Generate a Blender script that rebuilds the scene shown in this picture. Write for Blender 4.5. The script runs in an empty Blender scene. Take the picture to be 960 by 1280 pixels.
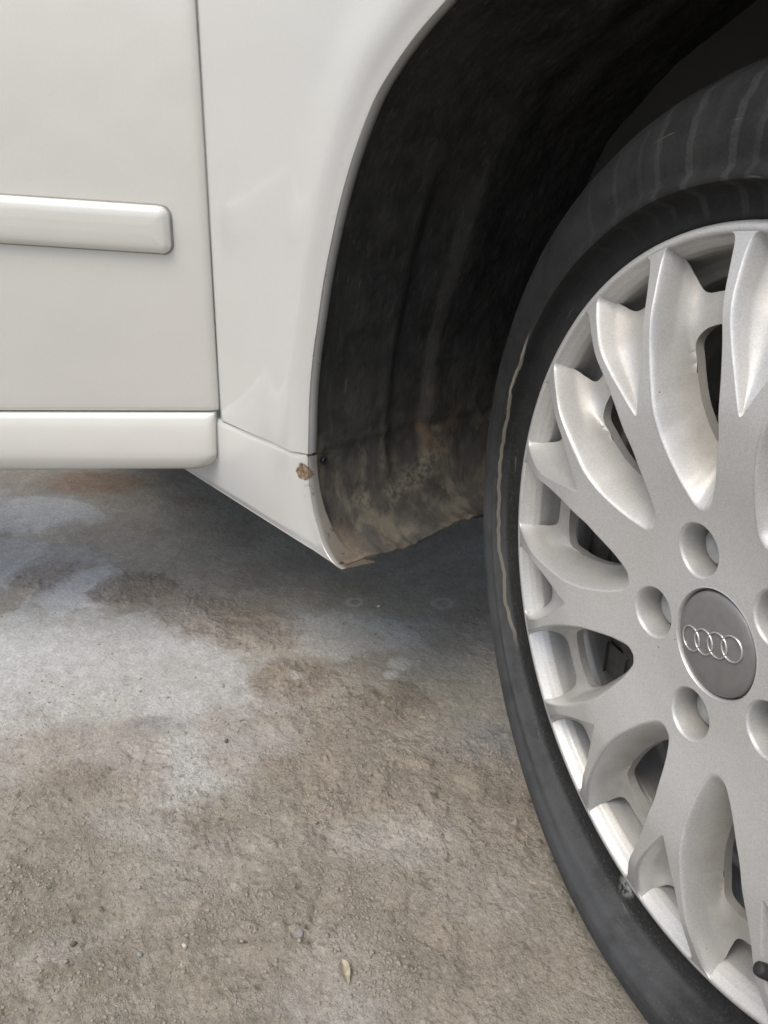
import bpy, bmesh, math, random
import numpy as np
from mathutils import Matrix, Vector

scene = bpy.context.scene
COL = scene.collection
RNG = np.random.default_rng(7)
random.seed(7)

# ------------------------------------------------------------------ camera
# world: X = car forward, Y = inboard, Z = up, origin under the front wheel
FPX = 1190.0
IMG = (960.0, 1280.0)
c_up = np.array([0.021438, -0.900084, -0.435188])
c_out = np.array([-0.78965, 0.251728, -0.559541])
c_up /= np.linalg.norm(c_up)
c_out -= c_up * (c_out @ c_up); c_out /= np.linalg.norm(c_out)
c_fwd = np.cross(c_up, c_out)
C_HUB = np.array([0.1912, 0.0754, 0.5444])
HUB_Z = 0.314
M_C2W = np.array([c_fwd, -c_out, c_up])               # camera (x right, y down, z ahead) -> world
CAM = M_C2W @ (-C_HUB) + np.array([0, 0, HUB_Z])
cam_data = bpy.data.cameras.new('camera')
cam = bpy.data.objects.new('camera', cam_data)
COL.objects.link(cam)
rx, ry, rz = M_C2W @ np.array([1, 0, 0]), M_C2W @ np.array([0, -1, 0]), M_C2W @ np.array([0, 0, -1])
mw = Matrix(((rx[0], ry[0], rz[0], CAM[0]), (rx[1], ry[1], rz[1], CAM[1]), (rx[2], ry[2], rz[2], CAM[2]), (0, 0, 0, 1)))
cam.matrix_world = mw
cam_data.sensor_fit = 'VERTICAL'
cam_data.sensor_height = 36.0
cam_data.lens = FPX / IMG[1] * 36.0
cam_data.clip_start = 0.02
cam_data.clip_end = 300
scene.camera = cam

# ------------------------------------------------------------------ light
SUN_DIR = np.array([0.10, -0.50, 0.86]); SUN_DIR /= np.linalg.norm(SUN_DIR)      # towards the light
world = bpy.data.worlds.new("World"); scene.world = world
world.use_nodes = True
wn = world.node_tree
bg = wn.nodes['Background']
sky = wn.nodes.new('ShaderNodeTexSky')
sky.sky_type = 'NISHITA'
sky.sun_disc = False
sky.sun_elevation = math.asin(SUN_DIR[2])
sky.sun_rotation = math.atan2(SUN_DIR[0], SUN_DIR[1])
sky.dust_density = 3.6
sky.air_density = 1.0
sky.ozone_density = 0.4
wn.links.new(sky.outputs[0], bg.inputs[0])
bg.inputs[1].default_value = 0.15
sun_d = bpy.data.lights.new('sun', 'SUN')
sun_d.energy = 1.0
sun_d.angle = math.radians(32)
sun_d.color = (1.0, 0.99, 0.915)
sun = bpy.data.objects.new('sun', sun_d); COL.objects.link(sun)
sun.rotation_euler = Vector(-SUN_DIR).to_track_quat('-Z', 'Y').to_euler()
scene.view_settings.view_transform = 'Standard'
scene.view_settings.look = 'None'
scene.view_settings.exposure = 0.58
scene.view_settings.gamma = 1.0

# ------------------------------------------------------------------ helpers
def ray(px):
    d = np.array([(px[0] - 480) / FPX, (px[1] - 640) / FPX, 1.0])
    return M_C2W @ d

def on_plane(px, p0, nrm):
    d = ray(px); p0 = np.asarray(p0, float); nrm = np.asarray(nrm, float)
    return CAM + d * (((p0 - CAM) @ nrm) / (d @ nrm))

def on_ground(px):
    return on_plane(px, (0, 0, 0), (0, 0, 1))

YB = -0.0241                                          # outer skin of the wing
def on_body(px, y=YB):
    return on_plane(px, (0, y, 0), (0, 1, 0))

def tag(o, label=None, cat=None, group=None, kind=None):
    if label: o['label'] = label
    if cat: o['category'] = cat
    if group: o['group'] = group
    if kind: o['kind'] = kind
    return o

def empty(name, loc):
    o = bpy.data.objects.new(name, None); COL.objects.link(o); o.location = loc
    o.empty_display_size = 0.1
    return o

def mesh_obj(name, verts, faces, mat, parent=None, smooth=True, angle=None):
    me = bpy.data.meshes.new(name)
    me.from_pydata([tuple(map(float, v)) for v in verts], [], [tuple(map(int, f)) for f in faces])
    me.update()
    if smooth:
        me.polygons.foreach_set('use_smooth', [True] * len(me.polygons))
    if angle is not None:
        me.set_sharp_from_angle(angle=math.radians(angle))
    o = bpy.data.objects.new(name, me); COL.objects.link(o)
    for m in (mat if isinstance(mat, (list, tuple)) else [mat]):
        me.materials.append(m)
    if parent is not None:
        o.parent = parent
        o.matrix_parent_inverse = Matrix.Translation(-abs_loc(parent))
    return o

def abs_loc(o):
    v = Vector(o.location)
    while o.parent is not None:
        o = o.parent
        # every parent empty here sits unrotated in world space
    return v

class Geo:
    """collects vertices and faces (world space)"""
    def __init__(s): s.v = []; s.f = []
    def add(s, V, F):
        b = len(s.v); s.v.extend([tuple(x) for x in V]); s.f.extend([tuple(i + b for i in q) for q in F])
    def grid(s, P, close_u=False, flip=False):
        P = np.asarray(P); nu, nv = P.shape[:2]; b = len(s.v)
        s.v.extend(map(tuple, P.reshape(-1, 3)))
        for i in range(nu if close_u else nu - 1):
            k = (i + 1) % nu
            for j in range(nv - 1):
                q = (b + i * nv + j, b + k * nv + j, b + k * nv + j + 1, b + i * nv + j + 1)
                s.f.append(q[::-1] if flip else q)
    def box(s, c, ax, ay, az, bev=0.0):
        c, ax, ay, az = map(np.asarray, (c, ax, ay, az))
        bm = bmesh.new(); bmesh.ops.create_cube(bm, size=2.0)
        for v in bm.verts:
            v.co = Vector(c + ax * v.co.x + ay * v.co.y + az * v.co.z)
        if bev:
            bmesh.ops.bevel(bm, geom=list(bm.edges), offset=bev, segments=2, affect='EDGES', profile=0.6)
        bm.verts.index_update()
        s.add([tuple(v.co) for v in bm.verts], [[v.index for v in f.verts] for f in bm.faces]); bm.free()
    def obj(s, name, mat, parent=None, smooth=True, angle=None):
        return mesh_obj(name, s.v, s.f, mat, parent, smooth, angle)

def clip_faces(V, F, g):
    """keep the part of every face where g(vertex) <= 0 (linear cut)"""
    V = [tuple(v) for v in V]; g = list(g); out = []; cache = {}
    for q in F:
        ins = [g[i] <= 0 for i in q]
        if all(ins): out.append(tuple(q)); continue
        if not any(ins): continue
        poly = []
        n = len(q)
        for k in range(n):
            a, b = q[k], q[(k + 1) % n]
            if g[a] <= 0: poly.append(a)
            if (g[a] <= 0) != (g[b] <= 0):
                key = (min(a, b), max(a, b))
                if key not in cache:
                    t = g[a] / (g[a] - g[b]); va, vb = np.array(V[a]), np.array(V[b])
                    cache[key] = len(V); V.append(tuple(va + (vb - va) * t)); g.append(0.0)
                poly.append(cache[key])
        if len(poly) >= 3: out.append(tuple(poly))
    used = sorted({i for q in out for i in q}); mp = {i: k for k, i in enumerate(used)}
    return [V[i] for i in used], [tuple(mp[i] for i in q) for q in out]

def smooth_table(xs, ys, width, lo=None, hi=None, n=2000):
    lo = xs[0] if lo is None else lo; hi = xs[-1] if hi is None else hi
    x = np.linspace(lo, hi, n); y = np.interp(x, xs, ys)
    k = max(1, int(width / (hi - lo) * n)); ker = np.hanning(2 * k + 1); ker /= ker.sum()
    yy = np.convolve(np.pad(y, k, mode='reflect', reflect_type='odd'), ker, mode='valid')
    return lambda q: np.interp(q, x, yy)

def vnoise(x, y, seed, octaves=1, gain=0.5, ridged=False):
    """value noise in numpy, about -1..1"""
    out = np.zeros(np.broadcast(x, y).shape); amp = 1.0; tot = 0
    for o in range(octaves):
        r = np.random.default_rng(seed * 101 + o); T = r.random((256, 256)) * 2 - 1
        xi = np.floor(x).astype(int); yi = np.floor(y).astype(int); fx = x - xi; fy = y - yi
        fx = fx * fx * fx * (fx * (fx * 6 - 15) + 10); fy = fy * fy * fy * (fy * (fy * 6 - 15) + 10)
        a = T[xi % 256, yi % 256]; b = T[(xi + 1) % 256, yi % 256]; c = T[xi % 256, (yi + 1) % 256]; d = T[(xi + 1) % 256, (yi + 1) % 256]
        v = (a * (1 - fx) + b * fx) * (1 - fy) + (c * (1 - fx) + d * fx) * fy
        if ridged: v = 1 - 2 * np.abs(v)
        out = out + amp * v; tot += amp; amp *= gain; x = x * 2.03 + 17.3; y = y * 2.03 + 9.1
    return out / tot

def sstep(a, b, x):
    t = np.clip((x - a) / (b - a), 0, 1); return t * t * (3 - 2 * t)

# ---- material node helper
class Mat:
    def __init__(s, name):
        s.m = bpy.data.materials.new(name); s.m.use_nodes = True
        s.t = s.m.node_tree; s.b = s.t.nodes['Principled BSDF']
    def n(s, typ, **kw):
        nd = s.t.nodes.new('ShaderNode' + typ)
        for k, v in kw.items(): setattr(nd, k, v)
        return nd
    def put(s, sock, v):
        if hasattr(v, 'links') or isinstance(v, bpy.types.NodeSocket): s.t.links.new(v, sock)
        elif isinstance(v, (tuple, list)) and sock.type == 'RGBA' and len(v) == 3: sock.default_value = (*v, 1)
        else: sock.default_value = v
    def coord(s, which='Object'):
        return s.n('TexCoord').outputs[which]
    def pos(s): return s.n('NewGeometry').outputs['Position']
    def mapping(s, vec, scale=(1, 1, 1), rot=(0, 0, 0), loc=(0, 0, 0)):
        nd = s.n('Mapping'); s.put(nd.inputs['Vector'], vec)
        nd.inputs['Scale'].default_value = scale; nd.inputs['Rotation'].default_value = rot; nd.inputs['Location'].default_value = loc
        return nd.outputs[0]
    def noise(s, vec, scale, detail=4, rough=0.55, dist=0.0, out='Fac'):
        nd = s.n('TexNoise'); s.put(nd.inputs['Vector'], vec); nd.inputs['Scale'].default_value = scale
        nd.inputs['Detail'].default_value = detail; nd.inputs['Roughness'].default_value = rough; nd.inputs['Distortion'].default_value = dist
        return nd.outputs[out]
    def voronoi(s, vec, scale, feature='F1', out='Distance', rnd=1.0):
        nd = s.n('TexVoronoi', feature=feature); s.put(nd.inputs['Vector'], vec); nd.inputs['Scale'].default_value = scale
        nd.inputs['Randomness'].default_value = rnd
        return nd.outputs[out]
    def ramp(s, v, a, b, c=0.0, d=1.0, smooth=True):
        nd = s.n('MapRange'); nd.interpolation_type = 'SMOOTHSTEP' if smooth else 'LINEAR'
        s.put(nd.inputs[0], v); nd.inputs[1].default_value = a; nd.inputs[2].default_value = b
        nd.inputs[3].default_value = c; nd.inputs[4].default_value = d
        return nd.outputs[0]
    def math(s, op, a, b=0.0, c=0.0):
        nd = s.n('Math', operation=op); s.put(nd.inputs[0], a); s.put(nd.inputs[1], b); s.put(nd.inputs[2], c)
        return nd.outputs[0]
    def mix(s, f, a, b, blend='MIX'):
        nd = s.n('Mix', data_type='RGBA', blend_type=blend); s.put(nd.inputs[0], f)
        s.put(nd.inputs[6], a); s.put(nd.inputs[7], b)
        return nd.outputs[2]
    def near(s, p, r0, r1, vec=None):
        """1 within r0 of world point p, 0 beyond r1"""
        nd = s.n('VectorMath', operation='DISTANCE'); s.put(nd.inputs[0], vec if vec is not None else s.pos())
        nd.inputs[1].default_value = tuple(map(float, p))
        return s.ramp(nd.outputs['Value'], r0, r1, 1.0, 0.0)
    def attr(s, name, out='Fac'):
        nd = s.n('Attribute'); nd.attribute_name = name; return nd.outputs[out]
    def sep(s, vec):
        nd = s.n('SeparateXYZ'); s.put(nd.inputs[0], vec); return nd.outputs
    def bump(s, h, strength=0.3, dist=0.001, normal=None):
        nd = s.n('Bump'); s.put(nd.inputs['Height'], h); nd.inputs['Strength'].default_value = strength
        nd.inputs['Distance'].default_value = dist
        if normal is not None: s.put(nd.inputs['Normal'], normal)
        return nd.outputs[0]
    def set(s, **kw):
        for k, v in kw.items():
            s.put(s.b.inputs[k.replace('_', ' ')], v)
        return s

def make_paint(name, base, extra=None):
    M = Mat(name); P = M.coord('Object')
    flake = M.voronoi(P, 2600, out='Color')
    fl = M.ramp(M.sep(flake)[0], 0, 1, 0.965, 1.03)
    dirt = M.noise(P, 9, 5, 0.6)
    c = M.mix(M.ramp(dirt, 0.5, 0.8, 0, 0.10), base, (0.50, 0.45, 0.37))
    c = M.mix(1.0, c, fl, 'MULTIPLY')
    if extra: c = extra(M, c)
    big = M.noise(P, 9, 2, 0.5)
    peel = M.noise(P, 320, 2, 0.5)
    nb = M.bump(big, 0.10, 0.02, M.bump(peel, 0.04, 0.0006))
    M.set(Base_Color=c, Metallic=0.22, Roughness=M.ramp(dirt, 0.3, 0.8, 0.34, 0.46), Coat_Weight=(M.ramp(M.attr('edge'), .3, .8, .9, .05) if extra else 0.9), Coat_Roughness=M.ramp(dirt, 0.3, 0.8, 0.05, 0.16), Normal=nb)
    return M.m

# ------------------------------------------------------------------ ground
def build_ground():
    def axis(lo, hi, step, far):
        core = list(np.arange(lo, hi, step)); a, b = [], []; d = step; x = lo
        while x > -far: d *= 1.32; x -= d; a.append(x)
        d = step; x = core[-1]
        while x < far: d *= 1.32; x += d; b.append(x)
        return np.array(a[::-1] + core + b)
    xs = axis(-1.10, 0.08, 0.0016, 45); ys = axis(-0.36, 0.40, 0.0016, 45)
    Xg, Yg = np.meshgrid(xs, ys, indexing='ij')
    # image position of every point, so that stains sit where the photo has them
    def blob(px, rx, ry, soft=0.38, rotd=0.0):
        """stain centred where pixel px meets the floor, radii in metres along camera right / depth"""
        c = on_ground(px); r = rx_dir; f = fw_dir
        dx = (Xg - c[0]) * r[0] + (Yg - c[1]) * r[1]; dy = (Xg - c[0]) * f[0] + (Yg - c[1]) * f[1]
        a = math.radians(rotd); ex = dx * math.cos(a) + dy * math.sin(a); ey = -dx * math.sin(a) + dy * math.cos(a)
        w = vnoise(Xg * 22, Yg * 22, 5, 4, 0.62) * 0.62
        q = np.sqrt((ex / rx) ** 2 + (ey / ry) ** 2) + w
        return 1 - sstep(1 - soft, 1 + soft, q)
    rx_dir = np.array([rx[0], rx[1]]); rx_dir /= np.linalg.norm(rx_dir)
    fw_dir = np.array([-rz[0], -rz[1]]); fw_dir /= np.linalg.norm(fw_dir)
    pale = np.maximum.reduce([blob((70, 830), .15, .12), blob((225, 880), .12, .11), blob((10, 700), .10, .06) * .8, blob((190, 790), .09, .05, .3) * .95,
                              blob((110, 735), .06, .05, .25), blob((20, 640), .14, .06) * .9, blob((430, 790), .09, .05) * .75, blob((250, 960), .06, .05) * .8, blob((10, 930), .06, .06) * .7,
                              blob((420, 1230), .05, .05) * .4, blob((600, 1130), .04, .03) * .35, blob((500, 1045), .05, .03) * .35, blob((330, 790), .05, .03) * .5, blob((170, 1030), .06, .02, .5, -25) * .35,
                              blob((90, 1180), .05, .015, .6, 30) * .3, blob((260, 1090), .07, .03, .6, 20) * .25, blob((560, 800), .07, .06) * .35])
    brown = np.maximum.reduce([blob((170, 735), .045, .05, .25), blob((55, 715), .035, .05) * .8, blob((285, 775), .10, .045, .35, -28) * .85, blob((360, 850), .045, .04, .3),
                               blob((110, 945), .08, .06) * .6, blob((370, 930), .10, .08) * .55, blob((480, 880), .05, .04, .3) * .9, blob((470, 970), .14, .05) * .5,
                               blob((640, 1000), .07, .06) * .55, blob((560, 1180), .10, .06) * .35, blob((610, 780), .06, .08) * .4, blob((300, 1180), .12, .05) * .3])
    rust = np.maximum.reduce([blob((130, 604), .075, .04, .3), blob((245, 625), .03, .03) * .5])
    dark = np.maximum.reduce([blob((610, 920), .05, .035, .6), blob((200, 905), .03, .015) * .6, blob((550, 700), .10, .10) * .1, blob((250, 640), .06, .05) * .15, blob((60, 690), .10, .04) * .3,
                              blob((400, 700), .09, .08) * .2, blob((230, 690), .10, .05) * .2])
    tan = np.maximum.reduce([blob((470, 770), .09, .05), blob((540, 850), .10, .08) * .7])
    rough = sstep(0.25, 0.75, 1 - pale + 0.35 * brown - 0.3 * tan - 0.0) * (0.35 + 0.65 * sstep(-.02, -.16, Yg * 0.77 + Xg * 0.0 + (Xg * fw_dir[0] + Yg * (fw_dir[1] - .77)) ))
    dep = Xg * fw_dir[0] + Yg * fw_dir[1]
    g_a, g_b = on_ground((300, 760)), on_ground((300, 1010))
    da, db = g_a[:2] @ fw_dir, g_b[:2] @ fw_dir
    nearf = sstep(da, db, dep)                                        # rough lower ground against the trodden smooth part
    rough = np.clip((0.12 + 0.88 * nearf) * (1 - 0.72 * pale * (1 - .5 * nearf)) + 0.75 * brown * (1 - nearf), 0, 1)
    u = Xg * math.cos(.5) + Yg * math.sin(.5); v = -Xg * math.sin(.5) + Yg * math.cos(.5)
    wx, wy = vnoise(Xg * 14, Yg * 14, 31, 3) * .03, vnoise(Xg * 14, Yg * 14, 32, 3) * .03
    patch = sstep(-.25, .35, vnoise(Xg * 13, Yg * 13, 41, 4, .6))           # crumbly and trodden spots alternate
    mid = vnoise((u + wx) * 30, (v + wy) * 21, 2, 4, .55)
    cr = np.clip(vnoise((u + wx) * 30, (v + wy) * 13, 3, 4, .6, True) - 0.62, 0, 1) / .38
    cr = cr * sstep(.05, .45, vnoise(Xg * 10, Yg * 10, 21, 3))
    fine = vnoise((u + wx * .3) * 75, (v + wy * .3) * 60, 4, 5, .62)
    lump = np.clip(vnoise(Xg * 150, Yg * 150, 15, 3, .6) - 0.40, 0, 1)
    pit = np.clip(vnoise((u + wx * .2) * 140, v * 95, 16, 3, .6) - 0.48, 0, 1)
    z = 0.0035 * vnoise(Xg * 3.3, Yg * 3.3, 1, 2) + 0.0006 * mid + 0.00030 * fine
    z += rough * (0.0018 * mid - 0.0026 * cr + (0.35 + .65 * patch) * (0.0034 * fine + 0.0120 * lump - 0.0110 * pit))
    z += 0.0012 * brown * (0.6 + mid) + 0.0010 * sstep(.3, .7, pale) * (1 - nearf)
    far_f = sstep(1.0, 3.0, np.hypot(Xg, Yg)); z = z * (1 - far_f) - 0.0015
    flat = 1 - sstep(.06, .16, np.hypot(Xg, Yg)); z = z * (1 - flat) - 0.002 * flat
    V = np.stack([Xg, Yg, z], -1).reshape(-1, 3)
    nx, ny = Xg.shape
    idx = np.arange(nx * ny).reshape(nx, ny)
    Q = np.stack([idx[:-1, :-1], idx[1:, :-1], idx[1:, 1:], idx[:-1, 1:]], -1).reshape(-1, 4)
    me = bpy.data.meshes.new('ground')
    me.vertices.add(len(V)); me.vertices.foreach_set('co', V.ravel().astype(np.float32))
    me.loops.add(Q.size); me.loops.foreach_set('vertex_index', Q.ravel().astype(np.int32))
    me.polygons.add(len(Q)); me.polygons.foreach_set('loop_start', np.arange(0, Q.size, 4, dtype=np.int32))
    me.update(); me.validate()
    me.polygons.foreach_set('use_smooth', np.ones(len(Q), bool))
    for nm, A in (('pale', pale), ('brown', brown), ('rust', rust), ('dark', dark), ('tan', tan), ('rough', rough), ('crack', np.clip(.8 * cr * rough + pit * 5 * rough, 0, 1))):
        at = me.attributes.new(nm, 'FLOAT', 'POINT'); at.data.foreach_set('value', A.ravel().astype(np.float32))
    M = Mat('worn_concrete'); P = M.pos()
    n1 = M.noise(P, 11, 6, 0.62); n2 = M.noise(P, 60, 5, 0.65); n3 = M.noise(P, 420, 4, 0.7); n4 = M.noise(P, 26, 5, 0.6, 0.6)
    c = M.mix(M.ramp(n1, .35, .68), (0.250, 0.224, 0.182), (0.325, 0.297, 0.248))
    c = M.mix(M.math('MULTIPLY', M.ramp(n4, .45, .7), 0.45), c, (0.245, 0.230, 0.185))
    c = M.mix(M.math('MULTIPLY', M.attr('tan'), 0.75), c, (0.275, 0.262, 0.215))
    c = M.mix(M.math('MULTIPLY', M.near((*on_ground((60, 1260))[:2], 0), .02, .30), M.ramp(M.noise(P, 42, 6, .7), .40, .62, 0, .75)), c, (0.175, 0.165, 0.118))
    pm = M.math('MULTIPLY', M.attr('pale'), M.ramp(n2, .2, .6, .70, 1.0))
    c = M.mix(pm, c, M.mix(M.ramp(n1, .4, .6), (0.375, 0.372, 0.350), (0.425, 0.425, 0.410)))
    c = M.mix(M.math('MULTIPLY', M.attr('brown'), M.ramp(n2, .3, .65, .55, .95)), c, M.mix(n2, (0.200, 0.162, 0.120), (0.285, 0.242, 0.190)))
    c = M.mix(M.math('MULTIPLY', M.attr('rust'), M.ramp(n2, .25, .6, .5, 1.0)), c, (0.235, 0.168, 0.120))
    c = M.mix(M.math('MULTIPLY', M.attr('dark'), M.ramp(n2, .3, .65, .35, .95)), c, (0.185, 0.183, 0.178))
    gr = M.math('ADD', M.math('MULTIPLY', M.noise(P, 330, 4, .75), .6), M.math('MULTIPLY', M.noise(P, 900, 2, .6), .4))
    c = M.mix(1.0, c, M.ramp(gr, .33, .67, .66, 1.28, False), 'MULTIPLY')
    c = M.mix(1.0, c, M.ramp(M.noise(P, 75, 5, .7, .8), .30, .70, .86, 1.12, False), 'MULTIPLY')
    sp = M.ramp(M.noise(P, 270, 4, 0.7), .58, .66)
    c = M.mix(M.math('MULTIPLY', sp, M.math('ADD', M.math('MULTIPLY', M.attr('rough'), .55), .12)), c, (0.11, 0.095, 0.078))
    wp_ = M.ramp(M.noise(M.mapping(P, loc=(3, 5, 0)), 190, 3, 0.6), .64, .72)
    c = M.mix(M.math('MULTIPLY', wp_, 0.35), c, (0.50, 0.47, 0.43))
    c = M.mix(M.math('MULTIPLY', M.attr('crack'), 0.6), c, (0.115, 0.100, 0.078))
    # pale lime rings dried on the floor
    for px, ro, wi, am in (((443, 750), .0095, .004, .55), ((553, 751), .012, .006, .35)):
        g = on_ground(px); nd = M.n('VectorMath', operation='DISTANCE'); M.put(nd.inputs[0], P); nd.inputs[1].default_value = (g[0], g[1], 0)
        dd = M.math('ABSOLUTE', M.math('SUBTRACT', nd.outputs['Value'], ro))
        c = M.mix(M.math('MULTIPLY', M.ramp(dd, 0, wi, 1, 0), am), c, (0.50, 0.49, 0.46))
    for px, r in (((500, 828), .017), ((487, 842), .011), ((370, 843), .010)):
        g = on_ground(px); g[2] = 0
        wv = M.n('VectorMath', operation='ADD'); M.put(wv.inputs[0], P)
        sc = M.n('VectorMath', operation='SCALE'); M.put(sc.inputs[0], M.noise(P, 80, 2, .5, out='Color')); sc.inputs['Scale'].default_value = .012
        M.t.links.new(sc.outputs[0], wv.inputs[1])
        c = M.mix(M.math('MULTIPLY', M.near(g + np.array([.006, .006, .006]), r * .55, r * 1.0, wv.outputs[0]), .62), c, (0.46, 0.445, 0.41))
    h = M.math('ADD', M.math('MULTIPLY', n3, 0.6), M.math('MULTIPLY', M.noise(P, 1300, 3, .6), 0.35))
    h = M.math('ADD', M.math('MULTIPLY', M.noise(M.mapping(P, rot=(0, 0, .5), scale=(1, 1.3, 1)), 170, 8, .68, .3), 1.0), M.math('MULTIPLY', h, .35))
    h = M.math('MULTIPLY', h, M.ramp(M.noise(P, 22, 4, .6), .34, .62, .35, 1.0))
    hb = M.math('MULTIPLY', h, M.math('ADD', M.math('MULTIPLY', M.attr('rough'), .9), .22))
    M.set(Base_Color=c, Roughness=M.ramp(n2, .3, .7, .62, .92), Normal=M.bump(hb, 1.0, .0038), Specular_IOR_Level=0.35)
    o = bpy.data.objects.new('ground', me); COL.objects.link(o); me.materials.append(M.m)
    tag(o, 'worn grey brown concrete floor with pale patches and crumbling dirt', None, None, 'structure')
    return o, (Xg, Yg, z)

ground, (GX, GY, GZ) = build_ground()
_gx, _gy = GX[:, 0], GY[0, :]
def gz(x, y):
    return float(GZ[min(len(_gx) - 1, np.searchsorted(_gx, x)), min(len(_gy) - 1, np.searchsorted(_gy, y))])

# ------------------------------------------------------------------ materials of the car
RUST_PX = on_body((380, 588))
def trim_extra(M, c):
    P = M.pos(); n = M.noise(P, 160, 4, .6)
    wv = M.n('VectorMath', operation='ADD'); M.put(wv.inputs[0], P)
    sc = M.n('VectorMath', operation='SCALE'); M.put(sc.inputs[0], M.noise(P, 120, 3, .6, out='Color')); sc.inputs['Scale'].default_value = .010
    M.t.links.new(sc.outputs[0], wv.inputs[1])
    m = M.near(RUST_PX + np.array([.005, .005, .003]), .0062, .0085, wv.outputs[0])
    c = M.mix(m, c, M.mix(M.ramp(n, .4, .6), (0.11, 0.060, 0.028), (0.33, 0.25, 0.16)))
    # road dirt along the wheel-side edge
    e = M.math('MULTIPLY', M.attr('edge'), M.ramp(M.noise(P, 45, 5, .65), .0, .30))
    c = M.mix(M.math('MULTIPLY', e, .95), c, M.mix(n, (0.058, 0.044, 0.029), (0.150, 0.122, 0.084)))
    sp = M.math('MULTIPLY', M.ramp(M.noise(P, 150, 3, .6), .64, .69), M.attr('edge'))
    return M.mix(sp, c, (0.045, 0.028, 0.018))
PAINT = make_paint('pearl_paint', (0.624, 0.614, 0.566))
PAINT_EDGE = make_paint('pearl_paint_road_dirt', (0.614, 0.617, 0.592), trim_extra)

def mat_simple(name, col, rough, metallic=0.0, noise=0.15, scale=80, spec=0.5, bump=0.1):
    M = Mat(name); P = M.coord('Object'); n = M.noise(P, scale, 4, .6)
    c = M.mix(M.ramp(n, .3, .7), tuple(x * (1 - noise) for x in col), tuple(min(1, x * (1 + noise)) for x in col))
    M.set(Base_Color=c, Roughness=M.ramp(n, .3, .7, max(0, rough - .08), min(1, rough + .08)), Metallic=metallic, Specular_IOR_Level=spec, Normal=M.bump(n, bump, .001))
    return M.m
BLACK = mat_simple('black_plastic', (0.014, 0.014, 0.014), .6)
GROOVE_SHADE = mat_simple('grey_groove_shade', (0.24, 0.235, 0.215), .6)  # grey that stands for shade in the groove round the molding
UNDER = mat_simple('underbody_black', (0.040, 0.038, 0.035), .85)
IRON = mat_simple('cast_iron', (0.075, 0.070, 0.062), .75, .3, .3)
DISC = mat_simple('rusty_disc', (0.19, 0.115, 0.075), .6, .4, .3)
CAPGREY = mat_simple('cap_grey', (0.190, 0.187, 0.184), .42, .35, .06, 200, .5, .02)
EMBLEM = mat_simple('emblem_silver', (0.52, 0.51, 0.49), .26, .75, .08, 300, .5, .02)
COVER = mat_simple('bolt_cover_grey', (0.30, 0.305, 0.30), .5, .1, .15, 120)
ROOFDARK = mat_simple('engine_bay_dark', (0.012, 0.012, 0.012), .9)

def make_rim_mat():
    M = Mat('silver_wheel_lacquer'); P = M.coord('Object')
    fl = M.sep(M.voronoi(P, 1500, out='Color'))[0]
    d = M.noise(P, 14, 5, .6); d2 = M.noise(P, 70, 4, .6)
    c = M.mix(M.ramp(fl, .0, 1.), (0.470, 0.470, 0.457), (0.550, 0.550, 0.537))
    # brake dust and road film lie in the pockets: attribute 'deep'
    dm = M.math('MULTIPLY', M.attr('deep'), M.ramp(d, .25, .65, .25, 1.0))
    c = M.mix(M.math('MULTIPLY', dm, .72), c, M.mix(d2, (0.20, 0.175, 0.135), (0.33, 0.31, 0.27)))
    c = M.mix(M.math('MULTIPLY', M.ramp(d, .55, .75), .18), c, (0.36, 0.31, 0.23))
    c = M.mix(M.ramp(M.noise(P, 260, 2, .5), .77, .80), c, (0.12, 0.10, 0.08))
    M.set(Base_Color=c, Metallic=.45, Roughness=M.math('ADD', M.ramp(d, .3, .7, .42, .50), M.math('MULTIPLY', dm, .18)), Coat_Weight=.32, Coat_Roughness=.2,
          Normal=M.bump(fl, .10, .0003, M.bump(M.noise(P, 220, 2, .5), .08, .0008)))
    return M.m
RIM = make_rim_mat()

# ------------------------------------------------------------------ wheel
WH = np.array([0, 0, HUB_Z])
W_N = np.array([-0.267406, -0.963584, 0.0]); W_N /= np.linalg.norm(W_N)      # outboard axis of the steered wheel
W_U = np.array([0, 0, 1.0]); W_R = np.cross(W_U, W_N)                         # right as seen from outside
# lug phase was measured against the picture's up direction projected on the wheel
_u = M_C2W @ np.array([0, -1.0, 0]); _u -= W_N * (_u @ W_N); _u /= np.linalg.norm(_u)
_PH = math.atan2(W_R @ _u, W_U @ _u)
PHASE = _PH + math.radians(-3.47)
def wpt(r, th, o):
    r, th, o = np.broadcast_arrays(np.asarray(r, float), np.asarray(th, float), np.asarray(o, float))
    a = th + PHASE
    return WH + (r * np.cos(a))[..., None] * W_U + (r * np.sin(a))[..., None] * W_R + o[..., None] * W_N

R_FACE = .2268
face_o = smooth_table([.030, .056, .0775, .11, .138, .19, .215, .2285, .24], [.0028, .0028, .0054, .012, .0155, .0115, .0035, -.0015, -.0055], .014)
D_ = math.radians
A_r = [.0774, .0785, .080, .082, .085, .088, .092, .10, .11, .125, .14, .155, .17, .185, .20, .215, .2225, .2256, .2272]
A_h = [0, 2.8, 4.5, 5.6, 6.7, 7.5, 8.5, 9.75, 10.8, 11.7, 11.6, 11.1, 10.25, 9.3, 8.5, 7.9, 7.5, 7.0, 6.2]
T_r = [.1385, .1395, .141, .143, .150, .160, .170, .185, .20, .215, .2225, .2256, .2272]
T_h = [0, .55, .9, 1.3, 2.6, 4.2, 5.6, 7.0, 7.7, 7.9, 7.7, 7.2, 6.4]
B_r = [.104, .1055, .108, .111, .115, .120, .125, .14, .155, .165, .18, .20, .2290]
B_h = [0, 1.6, 2.8, 3.8, 4.8, 5.7, 6.3, 7.3, 7.7, 7.7, 7.5, 7.0, 5.2]
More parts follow.
